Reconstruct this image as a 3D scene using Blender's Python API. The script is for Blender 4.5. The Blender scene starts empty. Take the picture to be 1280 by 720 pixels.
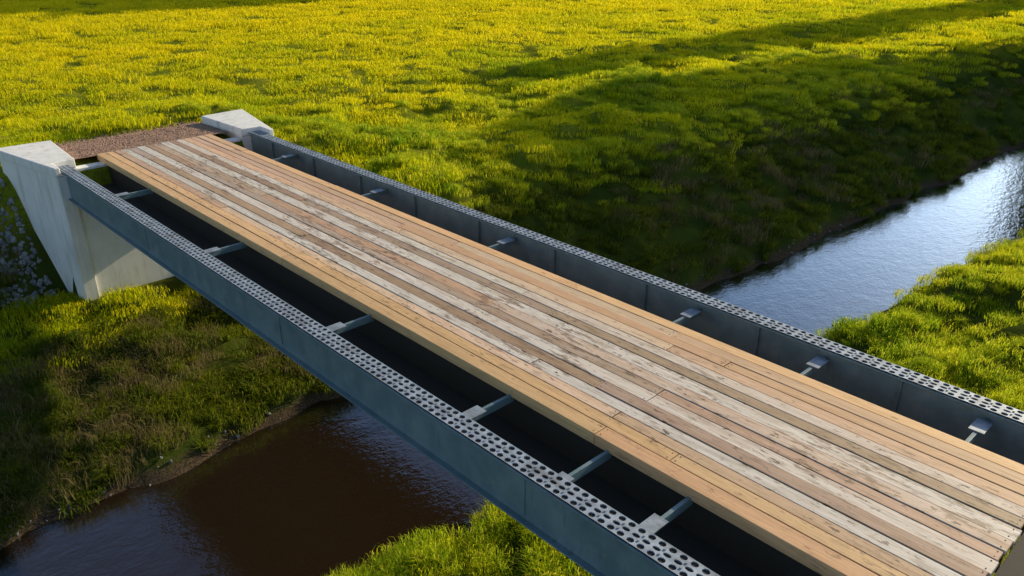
import bpy, bmesh, math, random
import numpy as np
from mathutils import Vector, Matrix

random.seed(7); rng = np.random.default_rng(11)
scene = bpy.context.scene
scene.view_settings.view_transform = 'Standard'
scene.view_settings.look = 'None'
scene.view_settings.exposure = 0
WATER_Z = -5.84
SUN_EL, SUN_A = math.radians(22), math.radians(-5)

# ---------------------------------------------------------------- helpers
def link(o, parent=None):
    scene.collection.objects.link(o)
    if parent: o.parent = parent
    return o
def empty(name):
    e = bpy.data.objects.new(name, None); return link(e)
class MB:
    def __init__(s): s.v=[]; s.f=[]
    def add(s, vs, fs):
        n=len(s.v); s.v += [tuple(v) for v in vs]; s.f += [tuple(i+n for i in f) for f in fs]
    def box(s, x0,x1,y0,y1,z0,z1):
        s.add([(x0,y0,z0),(x1,y0,z0),(x1,y1,z0),(x0,y1,z0),(x0,y0,z1),(x1,y0,z1),(x1,y1,z1),(x0,y1,z1)],
              [(0,3,2,1),(4,5,6,7),(0,1,5,4),(1,2,6,5),(2,3,7,6),(3,0,4,7)])
    def prism(s, poly, z0, z1):
        n=len(poly)
        s.add([(x,y,z0) for x,y in poly]+[(x,y,z1) for x,y in poly],
              [tuple(range(n-1,-1,-1)), tuple(range(n,2*n))]+[(i,(i+1)%n,n+(i+1)%n,n+i) for i in range(n)])
    def disc(s, x,y,z0,z1,r,n=6):
        s.prism([(x+r*math.cos(2*math.pi*i/n), y+r*math.sin(2*math.pi*i/n)) for i in range(n)], z0, z1)
    def obj(s, name, mat, parent=None, bevel=0, smooth=False):
        me=bpy.data.meshes.new(name); me.from_pydata(s.v,[],s.f); me.update()
        me.materials.append(mat)
        if smooth: me.polygons.foreach_set('use_smooth',[True]*len(me.polygons))
        o=bpy.data.objects.new(name,me); link(o,parent)
        if bevel:
            m=o.modifiers.new('bevel','BEVEL'); m.width=bevel; m.segments=2; m.limit_method='ANGLE'
        return o
def vnoise(x,y,seed=0):
    xi=np.floor(x).astype(np.int64); yi=np.floor(y).astype(np.int64)
    xf=x-xi; yf=y-yi; xf=xf*xf*(3-2*xf); yf=yf*yf*(3-2*yf)
    def h(a,b):
        n=(a*374761393+b*668265263+seed*974634777)&0xffffffff
        n=((n^(n>>13))*1274126177)&0xffffffff
        return ((n^(n>>16))&0xffff)/65535.0
    return (h(xi,yi)*(1-xf)+h(xi+1,yi)*xf)*(1-yf)+(h(xi,yi+1)*(1-xf)+h(xi+1,yi+1)*xf)*yf
def fbm(x,y,seed=0,o=3):
    t=0;a=.5;s=0
    for i in range(o):
        t=t+a*vnoise(x*2**i+17.3*i,y*2**i-9.1*i,seed+i); s+=a; a*=.5
    return t/s
def sst(a,b,x):
    t=np.clip((x-a)/(b-a),0,1); return t*t*(3-2*t)

# ---------------------------------------------------------------- materials
class NT:
    def __init__(s,name):
        s.m=bpy.data.materials.new(name); s.m.use_nodes=True; s.t=s.m.node_tree; s.t.nodes.clear()
        s.out=s.n('ShaderNodeOutputMaterial')
    def n(s,k,**kw):
        nd=s.t.nodes.new(k)
        for a,b in kw.items(): setattr(nd,a,b)
        return nd
    def l(s,a,b): s.t.links.new(a,b)
    def noise(s,vec,scale,detail=4,rough=.55):
        nd=s.n('ShaderNodeTexNoise'); nd.inputs['Scale'].default_value=scale
        nd.inputs['Detail'].default_value=detail; nd.inputs['Roughness'].default_value=rough
        if vec is not None: s.l(vec,nd.inputs['Vector'])
        return nd.outputs['Fac']
    def mapr(s,v,a,b,c=0,d=1):
        nd=s.n('ShaderNodeMapRange'); 
        for i,x in enumerate((a,b,c,d)): nd.inputs[i+1].default_value=x
        s.l(v,nd.inputs[0]); return nd.outputs[0]
    def mix(s,f,a,b,mode='MIX'):
        nd=s.n('ShaderNodeMix',data_type='RGBA',blend_type=mode)
        for sock,v in ((nd.inputs[0],f),(nd.inputs[6],a),(nd.inputs[7],b)):
            if isinstance(v,(int,float)): sock.default_value=v
            elif isinstance(v,(tuple,list)): sock.default_value=(*v[:3],1)
            else: s.l(v,sock)
        return nd.outputs[2]
    def math(s,op,a,b=None):
        nd=s.n('ShaderNodeMath',operation=op)
        for i,v in enumerate((a,b)):
            if v is None: continue
            if isinstance(v,(int,float)): nd.inputs[i].default_value=v
            else: s.l(v,nd.inputs[i])
        return nd.outputs[0]
    def mapping(s,vec,scale=(1,1,1)):
        nd=s.n('ShaderNodeMapping'); nd.inputs['Scale'].default_value=scale; s.l(vec,nd.inputs['Vector']); return nd.outputs[0]
    def attr(s,name): return s.n('ShaderNodeAttribute',attribute_name=name)
    def pos(s): return s.n('ShaderNodeNewGeometry').outputs['Position']
    def pbr(s,col,rough=.6,metal=0,bump=None,bs=.3,bd=.02,spec=.5):
        p=s.n('ShaderNodeBsdfPrincipled')
        for k,v in (('Base Color',col),('Roughness',rough),('Metallic',metal)):
            if isinstance(v,(int,float)): p.inputs[k].default_value=v
            elif isinstance(v,(tuple,list)): p.inputs[k].default_value=(*v[:3],1)
            else: s.l(v,p.inputs[k])
        p.inputs['Specular IOR Level'].default_value=spec
        if bump is not None:
            b=s.n('ShaderNodeBump'); b.inputs['Strength'].default_value=bs; b.inputs['Distance'].default_value=bd
            s.l(bump,b.inputs['Height']); s.l(b.outputs[0],p.inputs['Normal'])
        s.l(p.outputs[0],s.out.inputs[0]); return p

def mat_concrete():
    t=NT('concrete'); P=t.pos()
    a=t.noise(P,1.3,5); b=t.noise(P,18,4); st=t.noise(t.mapping(P,(2.2,2.2,.35)),1.6,5)
    c=t.mix(t.mapr(a,.3,.7),(.76,.79,.80),(.88,.89,.89))
    c=t.mix(t.mapr(st,.50,.75,0,.55),c,(.40,.39,.35))
    c=t.mix(t.mapr(b,.55,.75,0,.25),c,(.50,.50,.48))
    t.pbr(c,.85,0,b,.35,.01); return t.m
def mat_steel():
    t=NT('painted_steel'); P=t.pos()
    a=t.noise(P,2.5,5); b=t.noise(t.mapping(P,(6,1.2,1.5)),3,4); e=t.noise(t.mapping(P,(3,3,.5)),4,4)
    c=t.mix(t.mapr(a,.35,.7),(.135,.215,.250),(.195,.285,.325))
    c=t.mix(t.mapr(b,.60,.76,0,.5),c,(.30,.30,.28))
    c=t.mix(t.mapr(e,.60,.75,0,.5),c,(.08,.09,.09))
    t.pbr(c,t.mapr(a,.3,.7,.3,.5),.1,b,.1,.01); return t.m
def mat_galv(name='galvanised_steel',k=1.0):
    t=NT(name); P=t.pos()
    a=t.noise(P,5,5); b=t.noise(P,40,2); d=t.noise(t.mapping(P,(2,.5,2)),2,5,.7)
    c=t.mix(t.mapr(a,.35,.65),(.26*k,.32*k,.40*k),(.44*k,.52*k,.62*k))
    c=t.mix(t.mapr(b,.5,.7,0,.4),c,(.16*k,.19*k,.23*k))
    c=t.mix(t.mapr(d,.50,.66,0,.65),c,(.15*k,.15*k,.15*k))
    t.pbr(c,.55,.3,b,.1,.005); return t.m
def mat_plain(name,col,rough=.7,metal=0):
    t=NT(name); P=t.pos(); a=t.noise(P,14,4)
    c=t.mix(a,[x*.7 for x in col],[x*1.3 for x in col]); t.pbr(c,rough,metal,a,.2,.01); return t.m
def mat_wood():
    t=NT('weathered_planks'); P=t.pos()
    tone=t.attr('tone').outputs['Color']; rnd=t.attr('rnd').outputs['Fac']; wh=t.attr('wash').outputs['Fac']
    cx=t.n('ShaderNodeCombineXYZ'); t.l(t.math('MULTIPLY',rnd,37.0),cx.inputs[0]); t.l(t.math('MULTIPLY',rnd,91.0),cx.inputs[1])
    v=t.n('ShaderNodeVectorMath',operation='ADD'); t.l(P,v.inputs[0]); t.l(cx.outputs[0],v.inputs[1]); V=v.outputs[0]
    g1=t.noise(t.mapping(V,(22,.8,22)),1.6,5,.65)
    g2=t.noise(t.mapping(V,(90,2.0,90)),1.0,3,.6)
    m1=t.noise(t.mapping(V,(3.5,.5,3)),1.3,5,.6)
    big=t.noise(P,.42,3)
    c=t.mix(t.mapr(g1,.3,.7,0,1),t.mix(.76,(0,0,0),tone),t.mix(.10,tone,(1,.9,.75)))
    c=t.mix(t.mapr(g2,.35,.5,.35,0),c,t.mix(.6,tone,(.14,.07,.04)))
    w=t.noise(t.mapping(V,(7,.35,5)),1.5,6,.7)
    wf=t.math('MULTIPLY',t.mapr(w,.32,.52),wh)
    c=t.mix(wf,c,t.mix(t.mapr(g1,.3,.7),(.55,.52,.48),(.86,.82,.75)))
    c=t.mix(t.mapr(m1,.50,.70,0,.5),c,t.mix(.5,tone,(.20,.12,.07)))
    sx=t.n('ShaderNodeSeparateXYZ'); t.l(P,sx.inputs[0])
    xx=t.math('ABSOLUTE',t.math('ADD',sx.outputs[0],.30))
    zone=t.mapr(xx,.8,1.6,1,.12)
    s=t.noise(t.mapping(V,(4.2,.9,3)),1.9,7,.72)
    mask=t.math('MULTIPLY',t.mapr(big,.45,.55,.18,1),zone)
    sm=t.math('MULTIPLY',t.mapr(s,.505,.56),mask)
    c=t.mix(t.math('MULTIPLY',sm,.78),c,t.mix(t.mapr(g1,.4,.6),(.13,.08,.05),(.34,.23,.15)))
    fl=t.noise(t.mapping(P,(5,1.5,3)),2.2,6,.7)
    fm=t.math('MULTIPLY',t.mapr(fl,.585,.62),t.math('MULTIPLY',t.mapr(big,.40,.50,.3,1),t.mapr(xx,1.1,1.7,1,.2)))
    c=t.mix(t.math('MULTIPLY',fm,.88),c,(.085,.052,.033))
    s3=t.noise(t.mapping(V,(14,.9,9)),1.3,5,.7)
    c=t.mix(t.mapr(s3,.61,.68,0,.7),c,(.25,.16,.10))
    vo=t.n('ShaderNodeTexVoronoi'); vo.inputs['Scale'].default_value=1.0; t.l(t.mapping(V,(5,1.3,5)),vo.inputs['Vector'])
    c=t.mix(t.mapr(vo.outputs['Distance'],.05,.11,.8,0),c,(.18,.09,.045))
    t.pbr(c,.62,0,g1,.4,.006,.45); return t.m
def mat_ground():
    t=NT('soil_and_turf'); P=t.pos()
    a=t.noise(P,.5,5); b=t.noise(P,6,6,.7); d=t.noise(P,28,3)
    g=t.mix(t.mapr(a,.35,.65),(.13,.18,.012),(.26,.28,.02))
    g=t.mix(t.mapr(b,.45,.7),g,(.10,.10,.02))
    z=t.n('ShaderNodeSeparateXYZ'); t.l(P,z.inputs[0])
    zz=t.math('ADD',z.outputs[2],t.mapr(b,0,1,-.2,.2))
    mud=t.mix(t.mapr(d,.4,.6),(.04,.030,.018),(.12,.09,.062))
    bank_shade=t.mix(t.mapr(a,.35,.65),(.035,.055,.010),(.08,.10,.016))  # low banks darkened, shade put into the turf colour
    g=t.mix(t.mapr(zz,-2.8,-1.9,1,0),g,bank_shade)
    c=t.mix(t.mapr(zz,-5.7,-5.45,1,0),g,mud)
    t.pbr(c,1,0,b,.8,.08,0); return t.m
def mat_gravel():
    t=NT('gravel'); P=t.pos()
    vo=t.n('ShaderNodeTexVoronoi'); vo.inputs['Scale'].default_value=16; t.l(P,vo.inputs['Vector'])
    b=t.noise(P,1.5,4)
    c=t.mix(t.mapr(vo.outputs['Color'],0,1),(.20,.11,.07),(.50,.32,.23))
    c=t.mix(t.mapr(b,.4,.7,0,.5),c,(.20,.12,.08))
    t.pbr(c,.9,0,vo.outputs['Distance'],.9,.04); return t.m
def mat_stone(name,a0,a1):
    t=NT(name); P=t.pos(); r=t.n('ShaderNodeObjectInfo').outputs['Random']
    a=t.noise(P,4,5)
    c=t.mix(r,a0,a1); c=t.mix(t.mapr(a,.45,.7,0,.6),c,(.13,.12,.09))
    t.pbr(c,.9,0,a,.5,.03); return t.m
def mat_water():
    t=NT('stream_water'); P=t.pos()
    a=t.noise(t.mapping(P,(1,1.6,1)),1.8,4,.6); b=t.noise(t.mapping(P,(1,1.4,1)),9,2)
    h=t.math('ADD',a,t.math('MULTIPLY',b,.3))
    bp=t.n('ShaderNodeBump'); bp.inputs['Strength'].default_value=.30; bp.inputs['Distance'].default_value=.06; t.l(h,bp.inputs['Height'])
    d=t.n('ShaderNodeBsdfDiffuse'); d.inputs[0].default_value=(.022,.014,.008,1)
    g=t.n('ShaderNodeBsdfGlossy'); g.inputs['Roughness'].default_value=.05; g.inputs[0].default_value=(.66,.82,1,1)
    t.l(bp.outputs[0],g.inputs['Normal'])
    lw=t.n('ShaderNodeFresnel'); lw.inputs['IOR'].default_value=1.45; t.l(bp.outputs[0],lw.inputs['Normal'])
    m=t.n('ShaderNodeMixShader'); t.l(t.mapr(lw.outputs[0],.03,.24,.03,1.0),m.inputs[0])
    t.l(d.outputs[0],m.inputs[1]); t.l(g.outputs[0],m.inputs[2]); t.l(m.outputs[0],t.out.inputs[0]); return t.m
def mat_grass(name,c0,c1,c2,trans=.5,root=.55,far=None):
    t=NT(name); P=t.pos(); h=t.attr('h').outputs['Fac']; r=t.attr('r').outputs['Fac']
    n1=t.noise(P,.09,3); n2=t.noise(P,.9,4); oi=t.n('ShaderNodeObjectInfo').outputs['Random']
    f=t.math('ADD',t.math('MULTIPLY',n1,.9),t.math('MULTIPLY',n2,.7))
    f=t.math('ADD',f,t.math('MULTIPLY',oi,.25)); f=t.math('ADD',f,t.math('MULTIPLY',r,.25))
    c=t.mix(t.mapr(f,.72,1.35),c0,c1)
    if far is not None:
        s=t.n('ShaderNodeSeparateXYZ'); t.l(P,s.inputs[0])
        q=t.math('ADD',s.outputs[1],t.mapr(n1,0,1,-25,25))
        c=t.mix(t.mapr(q,30,75,0,.75),c,far)
    c=t.mix(t.mapr(r,.86,.9,0,.6),c,c2)
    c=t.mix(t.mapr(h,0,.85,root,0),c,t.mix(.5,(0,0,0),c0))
    d=t.n('ShaderNodeBsdfDiffuse'); tr=t.n('ShaderNodeBsdfTranslucent'); t.l(c,d.inputs[0]); t.l(c,tr.inputs[0])
    m=t.n('ShaderNodeMixShader'); m.inputs[0].default_value=trans
    t.l(d.outputs[0],m.inputs[1]); t.l(tr.outputs[0],m.inputs[2]); t.l(m.outputs[0],t.out.inputs[0]); return t.m
M_conc=mat_concrete(); M_steel=mat_steel(); M_galv=mat_galv(); M_plate=mat_galv('bracket_steel',.85); M_wood=mat_wood(); M_ground=mat_ground()
M_gravel=mat_gravel(); M_stone=mat_stone('riprap_stone',(.13,.14,.16),(.32,.34,.36)); M_peb=mat_stone('gravel_stone',(.20,.12,.08),(.48,.34,.26)); M_water=mat_water()
M_dark=mat_plain('dark_timber_and_gap_shade',(.030,.025,.022),.8); M_bolt=mat_plain('bolt_steel',(.35,.37,.40),.5,.4)  # the dark tone also serves the added sheets in the side gaps
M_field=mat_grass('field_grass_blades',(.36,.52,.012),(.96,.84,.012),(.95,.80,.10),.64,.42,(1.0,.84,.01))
M_sunlit=mat_grass('sunlit_tussock_blades',(.26,.46,.02),(.98,.92,.03),(.95,.80,.16),.62,.65)  # lit copy of the bank grass, sunlight put into its brighter colour
M_tall_shade=mat_grass('shaded_bank_grass_blades',(.06,.125,.013),(.34,.38,.022),(.40,.34,.13),.62,.7)  # shaded copy, the far bank's shade put into its darker greens
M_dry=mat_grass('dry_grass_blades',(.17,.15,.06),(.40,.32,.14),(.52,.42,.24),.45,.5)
M_leaf=mat_grass('tree_leaves',(.05,.09,.01),(.10,.14,.02),(.10,.12,.02),.3)
M_bark=mat_plain('bark',(.10,.075,.055),.9)

# ---------------------------------------------------------------- terrain
def yfar(X):
    return np.interp(X,[-400,-60,-10,1,6,14,20,45,120,500],[40,21,18.5,18.3,16.9,15.6,15.2,14.0,10.5,-20])+ (fbm(X*.45,X*0,5)-.5)*.9
def ynear(X):
    return np.interp(X,[-400,-60,-4,2,14,32,45,120,500],[30,12.8,11.8,11.2,10.1,8.6,7.4,2.1,-28])+ (fbm(X*.5,X*0+9,8)-.5)*1.0
def height(X,Y):
    X=np.asarray(X,float); Y=np.asarray(Y,float)
    df=Y-yfar(X); dn=ynear(X)-Y
    L=np.interp(df,[-1.6,0,.5,1.5,9,14],[-6.7,-5.95,-5.45,-5.2,-4.45,-4.3])
    L=L+ (2.7)*sst(28.9,33.0,Y)
    R=np.interp(df,[-1.6,0,.6,6.0,7.6,12],[-6.7,-5.95,-5.3,-2.45,-1.85,-1.6])
    t=sst(2.5,8,X); F=L*(1-t)+R*t
    rx=1-sst(3.6,8.5,np.abs(X)); ry=sst(28.9,31.3,Y)*(1-sst(33,46,Y))
    F=F+( -.42-F)*rx*ry
    core=(np.abs(X)<3.55)&(Y>28.25)&(Y<34)
    F=np.where(core,np.maximum(F,-.30),F)
    N=np.interp(dn,[-1.6,0,.5,1.6,7,11,20],[-6.7,-5.95,-5.4,-5.0,-4.2,-3.6,-1.8])
    rx2=(np.abs(X)<3.5)&(Y<.2); N=np.where(rx2,-.35,N)
    mid=(yfar(X)+ynear(X))/2
    Z=np.where(Y>mid,F,N)
    d=np.hypot(X+10,Y)
    nb=np.where(Y<mid,1.55,1.15)
    b1=fbm(X*.75,Y*.75,21); b1=np.where(Y<mid,b1+.35*np.abs(vnoise(X*.8+3,Y*.8,91)-.5),b1)
    bump=(b1-.5)*1.05*nb+(fbm(X*.14,Y*.14,31,2)-.5)*1.0
    amp=np.clip((Z+5.9)/1.3,0,1)*(1-.5*sst(33,44,Y))*(1-.5*sst(50,100,d))
    amp=amp*np.where((np.abs(X)<4.6)&(Y>27.2)&(Y<32.5),.0,1)*np.where((np.abs(X)<4.5)&(Y<1.5),0,1)
    return Z+bump*amp
def axis(lo,hi,step,far):
    a=list(np.arange(lo,hi,step)); s=step; x=a[-1]
    while x<far: s*=1.09; x+=s; a.append(x)
    s=step; x=lo; b=[]
    while x>-far: s*=1.09; x-=s; b.append(x)
    return np.array(b[::-1]+a)
ax=axis(-24,48,.33,900); ay=axis(-8,46,.33,900)
GX,GY=np.meshgrid(ax,ay); GZ=height(GX,GY)
nx,ny=len(ax),len(ay)
me=bpy.data.meshes.new('ground')
me.vertices.add(nx*ny); me.vertices.foreach_set('co',np.stack([GX,GY,GZ],-1).ravel())
i=np.arange(nx-1)[None,:]+nx*np.arange(ny-1)[:,None]
q=np.stack([i,i+1,i+1+nx,i+nx],-1).reshape(-1,4)
me.loops.add(q.size); me.loops.foreach_set('vertex_index',q.ravel().astype(np.int32))
me.polygons.add(len(q)); me.polygons.foreach_set('loop_start',np.arange(0,q.size,4,dtype=np.int32))
me.polygons.foreach_set('use_smooth',np.ones(len(q),bool))
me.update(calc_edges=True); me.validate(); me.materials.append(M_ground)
link(bpy.data.objects.new('ground',me))
w=MB(); xs=[x for x in ax if -500<x<500]
for x in xs:
    xa=np.array([x]); w.v += [(x,float(ynear(xa)[0])-.9,WATER_Z),(x,float(yfar(xa)[0])+.9,WATER_Z)]
w.f=[(2*k,2*k+2,2*k+3,2*k+1) for k in range(len(xs)-1)]
w.obj('stream_water',M_water)

# ---------------------------------------------------------------- bridge
bridge=empty('wooden_deck_bridge')
Y0,Y1=1.42,28.96
tan=(.86,.58,.36); gold=(.94,.58,.28); beige=(.80,.66,.50); grey=(.68,.62,.54); brown=(.54,.35,.22); rust=(.76,.45,.25)
rows=[(gold,.0,.34),(gold,.0,.29),(tan,.05,.27),(grey,.75,.30),(brown,.20,.31),(beige,1.,.35),(brown,.25,.27),(rust,.45,.32),(beige,1.,.37),(brown,.15,.28),(beige,.85,.30),(tan,.10,.31),(rust,.10,.28),(tan,.05,.30),(gold,.05,.31)]
tot=sum(r[2] for r in rows); sc=4.0/tot
V=[];F=[];TN=[];RN=[];WS=[]; x=-2.0; nails=MB()
def plank(x0,x1,y0,y1,z0,z1,col,wash):
    b=.006; n=len(V); t1,t2=random.uniform(-.004,.004),random.uniform(-.004,.004)
    V.extend([(x0,y0,z0),(x1,y0,z0),(x1,y1,z0),(x0,y1,z0),
              (x0,y0,z1-b+t1),(x1,y0,z1-b+t2),(x1,y1,z1-b-t1),(x0,y1,z1-b-t2),
              (x0+b,y0+b,z1+t1),(x1-b,y0+b,z1+t2),(x1-b,y1-b,z1-t1),(x0+b,y1-b,z1-t2)])
    fs=[(0,3,2,1),(0,1,5,4),(1,2,6,5),(2,3,7,6),(3,0,4,7),(4,5,9,8),(5,6,10,9),(6,7,11,10),(7,4,8,11),(8,9,10,11)]
    F.extend([tuple(k+n for k in f) for f in fs])
    r=random.random(); TN.extend([(*col,1)]*10); RN.extend([r]*10); WS.extend([wash]*10)
for ri,(col,wash,wd) in enumerate(rows):
    wd*=sc; y=Y0; first=True
    while y<Y1-.01:
        ln=random.choice([5.6,6.5,8.4,9.8,12.]) if not first else random.uniform(3,10)
        first=False
        ye=min(Y1,y+ln)
        if Y1-ye<1.6: ye=Y1
        k=random.uniform(.76,1.06); j=[min(.95,c*k*random.uniform(.95,1.05)) for c in col]
        dz=random.uniform(-.014,.004); g=random.uniform(.006,.012)
        zb=-.20 if ri in (0,14) else -.085
        e0,e1=random.uniform(0,.01),random.uniform(0,.01)
        plank(x+g,x+wd-g*random.uniform(.6,1),y+.004+(random.uniform(-.02,.03) if y==Y0 else e0),ye-.004-e1,zb+dz,dz,j,min(1,max(0,wash+random.uniform(-.35,.3))))
        for yy in (y+.07,ye-.07):
            for xx in (x+.06,x+wd-.06): nails.disc(xx+random.uniform(-.01,.01),yy,dz-.01,dz+.004,.009)
        y=ye
    x+=wd
me=bpy.data.meshes.new('deck_planks'); me.from_pydata(V,[],F); me.update()
a=me.attributes.new('tone','FLOAT_COLOR','FACE'); a.data.foreach_set('color',np.array(TN,dtype=np.float32).ravel())
a=me.attributes.new('rnd','FLOAT','FACE'); a.data.foreach_set('value',np.array(RN,dtype=np.float32))
a=me.attributes.new('wash','FLOAT','FACE'); a.data.foreach_set('value',np.array(WS,dtype=np.float32))
me.materials.append(M_wood); link(bpy.data.objects.new('deck_planks',me),bridge)
nails.obj('deck_nails',M_dark,bridge)
b=MB()
b.box(-1.90,-1.80,Y0+.04,28.3,-.845,-.112); b.box(1.80,1.90,Y0+.04,28.3,-.845,-.112)  # outer pair made extra deep so the side gaps look dark
for xx in (-1.0,0,1.0): b.box(xx-.06,xx+.08,Y0+.04,28.3,-.45,-.112)
b.box(-1.99,1.99,Y0-.62,Y0-.03,-.5,-.05)
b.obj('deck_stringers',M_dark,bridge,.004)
GXc,FW,GE,GS=3.32,.42,28.22,.6
b=MB()
for s_ in (-1,1):
    xa,xb=sorted((s_*1.82,s_*3.15)); b.box(xa,xb,.7,28.1,-.872,-.848)  # dark sheets added under the side gaps to stand in for shade
b.obj('gap_shade_sheets',M_dark,bridge)
for side,nm in ((-1,'girder_west'),(1,'girder_east')):
    c=side*GXc; g=MB()
    g.box(c-FW/2,c+FW/2,GS,GE,-.045,-.012)
    g.box(c-FW/2,c+FW/2,GS,GE,-.90,-.875)
    g.box(c-.11,c+.11,GS,GE,-.873,-.047)
    for yb in np.arange(1.3,28,2.8):
        x0,x1=sorted((c-side*.112,c-side*(FW/2-.03)))
        g.box(x0,x1,yb-.008,yb+.008,-.845,-.047)
    for yb in (7.0,14.2,21.3):
        x0,x1=sorted((c+side*.111,c+side*.125)); g.box(x0,x1,yb-.25,yb+.25,-.80,-.10)
    g.obj(nm,M_steel,bridge,.004)
    p=MB(); nc=3; tw=(FW-.06)/nc; tl=.165; z=.012; z0=-.010
    ncell=int((GE-GS)/tl)
    for k in range(ncell):
        for cc in range(nc):
            x0=c-(FW-.06)/2+cc*tw; y0=GS+k*tl
            mx,my=x0+tw/2,y0+tl/2
            sqr=[(x0,y0),(mx,y0),(x0+tw,y0),(x0+tw,my),(x0+tw,y0+tl),(mx,y0+tl),(x0,y0+tl),(x0,my)]
            hx,hy=tw*.41,tl*.34
            if cc==1: hx,hy=tw*.30,tl*.38
            hol=[(mx+hx*math.cos(t),my+hy*math.sin(t)) for t in [math.radians(d) for d in (225,270,315,0,45,90,135,180)]]
            vs=[(*q_,z) for q_ in sqr]+[(*q_,z) for q_ in hol]+[(*q_,z0) for q_ in hol]
            fs=[(i_,(i_+1)%8,8+(i_+1)%8,8+i_) for i_ in range(8)]+[(8+i_,8+(i_+1)%8,16+(i_+1)%8,16+i_) for i_ in range(8)]
            p.add(vs,fs)
    p.obj(nm+'_perforated_plate',M_galv,bridge)
    lw=MB(); lw.box(c-FW/2+.032,c+FW/2-.032,GS,GE,-.0115,-.0085); lw.obj(nm+'_plate_bedding',M_dark,bridge)
    bl=MB()
    for k in range(int((GE-GS)/.33)):
        for sx in (-1,1): bl.disc(c+sx*(tw*.5),GS+.165+k*.33,.012,.028,.018)
    bl.obj(nm+'_bolts',M_bolt,bridge)
cb=MB(); br=MB(); ar=MB()
for yb in np.arange(2.7,28,2.8):
    cb.box(-1.78,1.78,yb-.10,yb+.10,-.52,-.50); cb.box(-1.78,1.78,yb-.10,yb+.10,-.80,-.78); cb.box(-1.78,1.78,yb-.012,yb+.012,-.778,-.522)
for sx,ys in ((-1,(1.9,4.9,6.4,8.6,12.8,18.4,24.4)),(1,(2.7,5.5,8.3,13.9,19.5,24.8))):
    for yb in ys:
        xa,xb=sorted((sx*1.92,sx*3.2)); ar.box(xa,xb,yb-.03,yb+.03,-.32,-.17)
        q_=.17 if yb==6.4 else .42
        xa,xb=sorted((sx*(3.06-q_),sx*3.06)); br.box(xa,xb,yb-.12,yb+.12,-.167,-.150)
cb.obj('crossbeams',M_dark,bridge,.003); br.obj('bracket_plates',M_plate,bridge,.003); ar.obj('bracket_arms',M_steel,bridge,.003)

# ---------------------------------------------------------------- abutments
def abutment(Yf,dr):
    ab=empty('concrete_bridge_abutment')
    def Yt(d): return Yf+dr*d
    def bx(m,x0,x1,d0,d1,z0,z1):
        a_,b_=sorted((Yt(d0),Yt(d1))); m.box(x0,x1,a_,b_,z0,z1)
    m=MB(); bx(m,-3.62,3.62,.1,1.1,-6.0,-.94); m.obj('breast_wall',M_conc,ab,.02)
    m=MB(); bx(m,-2.85,2.85,.85,1.25,-.937,-.215); m.obj('back_wall',M_conc,ab,.02)
    m=MB()
    for sx in (-1,1): bx(m,sx*GXc-.3,sx*GXc+.3,.2,.7,-.937,-.903)
    m.obj('bearing_pads',M_dark,ab,.005)
    for sx,nm in ((-1,'wing_wall_west'),(1,'wing_wall_east')):
        prof=[(0,-6.0),(0,-.14),(3.75,-.14),(3.75,-.75),(1.05,-4.6),(.9,-6.0)]
        def outer(d): return 3.70+ .19*d
        vs=[];n=len(prof)
        for th in (0,.42):
            for d,z in prof: vs.append((sx*(outer(d)-th),Yt(d),z))
        fs=[tuple(range(n)),tuple(range(2*n-1,n-1,-1))]+[(i_,(i_+1)%n,n+(i_+1)%n,n+i_) for i_ in range(n)]
        m=MB(); m.add(vs,fs); o=m.obj(nm,M_conc,ab,.02)
        poly=[(sx*3.74,Yt(-.04)),(sx*3.57,Yt(-.04)),(sx*3.57,Yt(.72)),(sx*2.88,Yt(.80)),(sx*2.72,Yt(3.85)),(sx*4.5,Yt(3.95))]
        m=MB(); m.prism(poly,-.137,.16); o2=m.obj(nm+'_coping',M_conc,ab,.03)
        m=MB(); m.prism([(sx*3.27,Yt(.76)),(sx*2.9,Yt(.84)),(sx*2.76,Yt(3.8)),(sx*3.9,Yt(3.8))],-3,-.139); o3=m.obj(nm+'_core',M_conc,ab)
        for oo in (o,o2,o3):
            bm=bmesh.new(); bm.from_mesh(oo.data); bmesh.ops.recalc_face_normals(bm,faces=bm.faces); bm.to_mesh(oo.data); bm.free()
abutment(27.45,1); abutment(1.35,-1)
def gravel(y0,y1):
    m=MB(); n1,n2=24,16
    for a_ in range(n1+1):
        for b_ in range(n2+1):
            X=-2.75+5.5*a_/n1; Y=y0+(y1-y0)*b_/n2
            m.v.append((X,Y,-.06-.08*b_/n2+random.uniform(-.012,.012)))
    m.f=[(a_*(n2+1)+b_,(a_+1)*(n2+1)+b_,(a_+1)*(n2+1)+b_+1,a_*(n2+1)+b_+1) for a_ in range(n1) for b_ in range(n2)]
    return m.obj('gravel_approach',M_gravel,None,0,True)
gravel(28.97,31.7)
m=MB(); m.box(-2.8,2.8,-4,.45,-.3,-.10); m.obj('gravel_approach',M_gravel)

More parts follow.
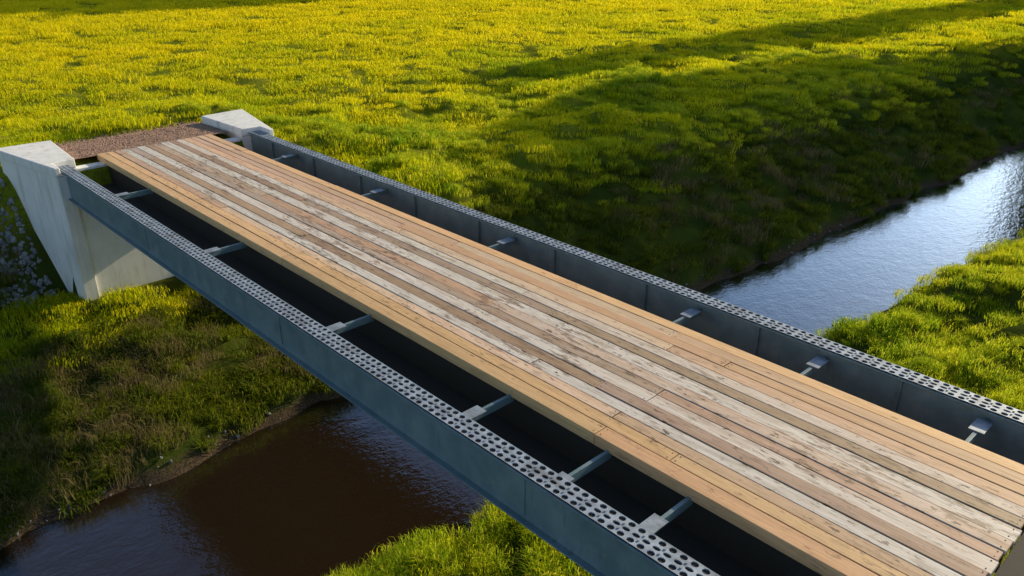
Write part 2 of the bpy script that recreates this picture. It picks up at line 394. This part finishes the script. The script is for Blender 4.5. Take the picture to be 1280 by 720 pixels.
# ---------------------------------------------------------------- scatter system
def scatter(name,pts,rot,scl,idx,coll):
    me=bpy.data.meshes.new(name); me.vertices.add(len(pts)); me.vertices.foreach_set('co',np.asarray(pts,np.float32).ravel())
    a=me.attributes.new('rot','FLOAT_VECTOR','POINT'); a.data.foreach_set('vector',np.asarray(rot,np.float32).ravel())
    a=me.attributes.new('scl','FLOAT_VECTOR','POINT'); a.data.foreach_set('vector',np.asarray(scl,np.float32).ravel())
    a=me.attributes.new('idx','INT','POINT'); a.data.foreach_set('value',np.asarray(idx,np.int32))
    o=link(bpy.data.objects.new(name,me))
    ng=bpy.data.node_groups.new(name+'_gn','GeometryNodeTree')
    ng.interface.new_socket('Geometry',in_out='INPUT',socket_type='NodeSocketGeometry')
    ng.interface.new_socket('Geometry',in_out='OUTPUT',socket_type='NodeSocketGeometry')
    N=ng.nodes; L=ng.links
    gi=N.new('NodeGroupInput'); go=N.new('NodeGroupOutput'); ip=N.new('GeometryNodeInstanceOnPoints')
    ci=N.new('GeometryNodeCollectionInfo'); ci.inputs['Collection'].default_value=coll
    ci.inputs['Separate Children'].default_value=True; ci.inputs['Reset Children'].default_value=True
    def na(n_,dt):
        k=N.new('GeometryNodeInputNamedAttribute'); k.data_type=dt; k.inputs['Name'].default_value=n_
        return [s_ for s_ in k.outputs if s_.enabled and s_.name=='Attribute'][0]
    er=N.new('FunctionNodeEulerToRotation'); L.new(na('rot','FLOAT_VECTOR'),er.inputs[0])
    L.new(gi.outputs[0],ip.inputs['Points']); L.new(ci.outputs[0],ip.inputs['Instance']); ip.inputs['Pick Instance'].default_value=True
    L.new(na('idx','INT'),ip.inputs['Instance Index']); L.new(er.outputs[0],ip.inputs['Rotation']); L.new(na('scl','FLOAT_VECTOR'),ip.inputs['Scale'])
    L.new(ip.outputs[0],go.inputs[0])
    md=o.modifiers.new('scatter','NODES'); md.node_group=ng
    return o
def patch(name,n,rad,h0,h1,wd,lean,mat,coll,seed,clump=False):
    r=np.random.default_rng(seed); V=[];F=[];H=[];R=[]
    for k in range(n):
        a=r.uniform(0,2*math.pi); d=rad*math.sqrt(r.uniform()) 
        if clump: d=rad*r.uniform()**1.2*.55
        x,y=d*math.cos(a),d*math.sin(a); hh=r.uniform(h0,h1)*(1-.35*(d/rad)**2)
        ya=r.uniform(0,math.pi); w_=wd*r.uniform(.6,1.4); dx,dy=math.cos(ya)*w_/2,math.sin(ya)*w_/2
        la=a+r.uniform(-.7,.7) if clump else r.uniform(0,2*math.pi); ll=hh*lean*r.uniform(.3,1.3)
        lx,ly=math.cos(la)*ll,math.sin(la)*ll
        nn=len(V)
        V+= [(x-dx,y-dy,-.06),(x+dx,y+dy,-.06),(x+lx*.3-dx*.8,y+ly*.3-dy*.8,hh*.6),(x+lx*.3+dx*.8,y+ly*.3+dy*.8,hh*.6),(x+lx,y+ly,hh*(1-.25*lean))]
        F+= [(nn,nn+1,nn+3,nn+2),(nn+2,nn+3,nn+4)]
        H+=[0,0,.6,.6,1]; R+=[r.uniform()]*5
    me=bpy.data.meshes.new(name); me.from_pydata(V,[],F); me.update(); me.materials.append(mat)
    a=me.attributes.new('h','FLOAT','POINT'); a.data.foreach_set('value',np.array(H,np.float32))
    a=me.attributes.new('r','FLOAT','POINT'); a.data.foreach_set('value',np.array(R,np.float32))
    coll.objects.link(bpy.data.objects.new(name,me))
gc=bpy.data.collections.new('grass_patches')
for k in range(3): patch('a_field_%d'%k,160,.66,.07,.22,.022,.75,M_field,gc,k)
for k in range(3): patch('b_tall_%d'%k,140,.5,.18,.44,.019,.8,M_tall_shade,gc,10+k)
for k in range(2): patch('c_tuft_%d'%k,110,.42,.22,.48,.018,.9,M_tall_shade,gc,20+k,True)
for k in range(2): patch('d_dry_%d'%k,90,.45,.25,.55,.012,.7,M_dry,gc,30+k)
for k in range(2): patch('e_sunlit_%d'%k,150,.52,.14,.34,.018,.85,M_sunlit,gc,40+k)
for k in range(2): patch('f_sunlit_tuft_%d'%k,120,.42,.20,.40,.016,1.0,M_sunlit,gc,50+k,True)

cam_loc=Vector((-10.08,0,7.3)); PITCH=math.radians(24.8); YAW=math.radians(43.4)
def project(X,Y,Z):
    dx=X-cam_loc.x; dy=Y-cam_loc.y; dz=Z-cam_loc.z
    r=dx*math.cos(YAW)-dy*math.sin(YAW); f=dx*math.sin(YAW)+dy*math.cos(YAW)
    zc=f*math.cos(PITCH)-dz*math.sin(PITCH); up=dz*math.cos(PITCH)+f*math.sin(PITCH)
    zc=np.where(zc<.1,.1,zc)
    return .5+r/zc*1008/1280, .5-up/zc*1008/720, zc
NC=150000; X=rng.uniform(-60,190,NC); Y=rng.uniform(-8,170,NC)
NC2=17000; X=np.concatenate([X,rng.uniform(-25,45,NC2)]); Y=np.concatenate([Y,rng.uniform(-6,34,NC2)])
Z=height(X,Y); u,v,zc=project(X,Y,Z)
d=np.sqrt((X-cam_loc.x)**2+(Y-cam_loc.y)**2+(Z-cam_loc.z)**2)
keep=(u>-.18)&(u<1.18)&(v>-.15)&(v<1.25)&(zc>1)
keep&=rng.uniform(size=len(X))<np.minimum(1,17/d)
keep&=Z>WATER_Z+.06+.22*rng.uniform(size=len(X))
ex=(np.abs(X)<4.9)&(Y>26.9)&(Y<31.9)
side=np.abs(X)-(3.9+.19*np.clip(Y-27.45,0,4))
ex=ex&(side<.15)
ex|=(np.abs(X)<4.2)&(Y<1.8)
rip=(X<-3.6)&(X>-14)&(Y>28.8)&(Y<32.0)
ex|=rip&(rng.uniform(size=len(X))>.5)
keep&=~ex
X,Y,Z,d=X[keep],Y[keep],Z[keep],d[keep]; n=len(X)
yf_=yfar(X)
fieldp=sst(5.5,9,Y-yf_)
isf=(rng.uniform(size=n)<fieldp)
inrip=(X<-3.6)&(X>-14)&(Y>28.8)&(Y<32.0); isf&=~inrip
sunlit=(~isf)&(~inrip)&((Y<(yf_+ynear(X))/2)|((X<3)&(Y>25.8))|((X>=3)&(rng.uniform(size=n)<sst(3.5,7.5,Y-yf_))))  # sunlit ground takes the bright grass, the shaded bank keeps the dark one
dryn=fbm(X*.35,Y*.35,77); 
dry=(~isf)&(~sunlit)&((dryn>.50)|inrip)&(Y>yf_)&(rng.uniform(size=n)<.55)
# tussocks on the field shoulder, given the bright grass to look sunlit
tus=isf&(X>3)&(Y<34)&(X<45)&(fbm(X*.5,Y*.5,63)>.5)
isf&=~tus; sunlit|=tus
tuft=(~isf)&(~dry)&(rng.uniform(size=n)<.45)
idx=np.where(isf,rng.integers(0,3,n),np.where(dry,rng.integers(8,10,n),np.where(sunlit,np.where(tuft,rng.integers(12,14,n),rng.integers(10,12,n)),np.where(tuft,rng.integers(6,8,n),rng.integers(3,6,n)))))
s=rng.uniform(.8,1.25,n)*(1+.95*sst(25,100,d))
hz=s*(.45+1.1*fbm(X*.6,Y*.6,55))
hz=np.where(isf,hz,np.minimum(hz,1.5)*.85)
scl=np.stack([s,s,hz],-1)
rot=np.stack([rng.uniform(-.12,.12,n),rng.uniform(-.12,.12,n),rng.uniform(0,6.28,n)],-1)
scatter('grass',np.stack([X,Y,Z],-1),rot,scl,idx,gc)

rc=bpy.data.collections.new('stones'); pc=bpy.data.collections.new('pebbles')
for k in range(4):
    bm=bmesh.new(); bmesh.ops.create_icosphere(bm,subdivisions=2,radius=.5)
    r=np.random.default_rng(50+k)
    cuts=[Vector(r.normal(size=3)).normalized() for _ in range(9)]
    for v_ in bm.verts:
        for c_ in cuts:
            dd=v_.co.dot(c_)
            if dd>.33: v_.co-=c_*(dd-.33)
        v_.co+=Vector(r.normal(size=3))*.012
    me=bpy.data.meshes.new('stone_%d'%k); bm.to_mesh(me); bm.free(); me2=me.copy()
    me.materials.append(M_stone); me2.materials.append(M_peb)
    rc.objects.link(bpy.data.objects.new('stone_%d'%k,me)); pc.objects.link(bpy.data.objects.new('pebble_%d'%k,me2))
n1=3800; X=rng.uniform(-13,-3.7,n1); Y=rng.uniform(28.6,32.3,n1)
ok=(-X)>3.92+.19*(Y-27.45); X,Y=X[ok],Y[ok]; S=rng.uniform(.07,.24,len(X))
n2=350; X2=rng.uniform(-24,30,n2); e=np.where(rng.uniform(size=n2)<.75,1,-1)
Y2=np.where(e>0,yfar(X2)+rng.uniform(-.15,.5,n2),ynear(X2)-rng.uniform(-.15,.4,n2)); S2=rng.uniform(.04,.13,n2)
Xa=np.concatenate([X,X2]);Ya=np.concatenate([Y,Y2]);Za=height(Xa,Ya); Sa=np.concatenate([S,S2]); n=len(Xa)
scatter('riprap_stones',np.stack([Xa,Ya,Za],-1),rng.uniform(0,6.28,(n,3)),Sa[:,None]*rng.uniform(.7,1.2,(n,3)),rng.integers(0,4,n),rc)
n=1500; X3=rng.uniform(-2.7,2.7,n); Y3=rng.uniform(29.05,32.2,n); S3=rng.uniform(.03,.09,n)
scatter('gravel_stones',np.stack([X3,Y3,-.07-.03*(Y3-29)],-1),rng.uniform(0,6.28,(n,3)),S3[:,None]*rng.uniform(.7,1.2,(n,3)),rng.integers(0,4,n),pc)

# ---------------------------------------------------------------- trees (beyond the frame, they throw the long shadows)
def tree_mesh(name,hh,cr,seed,base=.16,ncl=34):
    r=np.random.default_rng(seed); V=[];F=[];MI=[]
    def tube(p0,p1,r0,r1,n=7):
        p0=Vector(p0);p1=Vector(p1); ax_=(p1-p0).normalized(); u_=ax_.orthogonal().normalized(); w_=ax_.cross(u_); b=len(V)
        for p,rr in ((p0,r0),(p1,r1)):
            for k in range(n):
                t=2*math.pi*k/n; V.append(tuple(p+u_*rr*math.cos(t)+w_*rr*math.sin(t)))
        for k in range(n): F.append((b+k,b+(k+1)%n,b+n+(k+1)%n,b+n+k)); MI.append(1)
    tube((0,0,-.5),(0,0,hh*.35),.34,.26); tube((0,0,hh*.35),(.3,.2,hh*.88),.26,.06)
    cl=[]
    for k in range(ncl):
        z=hh*(base+(.96-base)*(k/ncl)); fr=(z/hh-base)/(1-base); prof=math.sin(math.pi*min(1,.14+fr*.80))**.6
        a=k*2.4+r.uniform(-.4,.4); rad=cr*prof*r.uniform(.3,.85)
        c=(rad*math.cos(a),rad*math.sin(a),z+r.uniform(.2,1)); tube((0,0,z-hh*.04),c,.10,.03,5); cl.append((c,cr*prof*r.uniform(.4,.6)+.4))
    for c,cs in cl:
        for _ in range(190):
            dv=Vector(r.normal(size=3)); dv.normalize(); dv*=cs*r.uniform(.35,1)**.6
            p=Vector(c)+Vector((dv.x,dv.y,dv.z*1.25)); a_=Vector(r.normal(size=3)).normalized(); b_=a_.orthogonal().normalized(); sz=r.uniform(.18,.34)
            n=len(V); V+= [tuple(p-a_*sz-b_*sz*.5),tuple(p+a_*sz-b_*sz*.6),tuple(p+a_*sz*.9+b_*sz*.6),tuple(p-a_*sz*.8+b_*sz*.7)]
            F.append((n,n+1,n+2,n+3)); MI.append(0)
    me=bpy.data.meshes.new(name); me.from_pydata(V,[],F); me.update(); me.materials.append(M_leaf); me.materials.append(M_bark)
    me.polygons.foreach_set('material_index',MI)
    a=me.attributes.new('h','FLOAT','POINT'); a.data.foreach_set('value',np.ones(len(V),np.float32))
    return me
TM=[tree_mesh('poplar_tree',22,3.6,1),tree_mesh('poplar_tree',22,4.2,2)]
PM=tree_mesh('pine_tree',30,3.8,3,.60,22)
def tree(x,y,k=1.0,mesh=None,w_=1.0):
    k*=1.17
    o=bpy.data.objects.new('poplar_tree' if mesh is None else 'pine_tree',mesh or random.choice(TM)); link(o)
    o.location=(x,y,float(height(np.array([x]),np.array([y]))[0])); o.scale=(w_*k**.5,w_*k**.5,k); o.rotation_euler=(0,0,random.uniform(0,6))
for x,y,k in [(72,11.0,1.10),(74,13.2,1.12),(79,12.0,1.16),(80,13.9,1.15),(86,11.4,1.2),(88,13.2,1.22),(94,12.2,1.3),(66,10.8,1.0),(69,12.4,1.05),(101,12.4,1.35),
              (80,87,1.0),(86,84,1.1),(90,92,1.1),(96,88,1.1),(84,95,1.0),(70,91,1.1),(74,97,1.1),(64,97,1.1),(60,101,1.1),(78,101,1.1),(68,104,1.1)]: tree(x,y,k)
tree(113,27.4,1.40,None,.62); tree(121,28.6,1.5,None,.62)
for x,y,k in [(93,15.2,.98),(98,18.4,.98)]: tree(x,y,k,PM)

# ---------------------------------------------------------------- light, sky, camera
S=Vector((math.cos(SUN_EL)*math.cos(SUN_A),math.cos(SUN_EL)*math.sin(SUN_A),math.sin(SUN_EL)))
ld=bpy.data.lights.new('sun','SUN'); ld.energy=5; ld.angle=math.radians(.5); ld.color=(1,.82,.53)
lo=link(bpy.data.objects.new('sun',ld)); lo.rotation_euler=S.to_track_quat('Z','Y').to_euler(); lo.location=(40,0,40)
wd=bpy.data.worlds.new('World'); scene.world=wd; wd.use_nodes=True; nt=wd.node_tree
bg=nt.nodes['Background']; sk=nt.nodes.new('ShaderNodeTexSky'); sk.sky_type='NISHITA'; sk.sun_disc=False
sk.sun_elevation=SUN_EL; sk.sun_rotation=math.radians(90)-SUN_A; sk.altitude=100
nt.links.new(sk.outputs[0],bg.inputs[0]); bg.inputs[1].default_value=.13
cd=bpy.data.cameras.new('camera'); cd.sensor_width=36; cd.lens=36*1008/1280; cd.clip_end=3000
co=link(bpy.data.objects.new('camera',cd)); co.location=cam_loc; co.rotation_euler=(math.radians(90)-PITCH,0,-YAW)
scene.camera=co
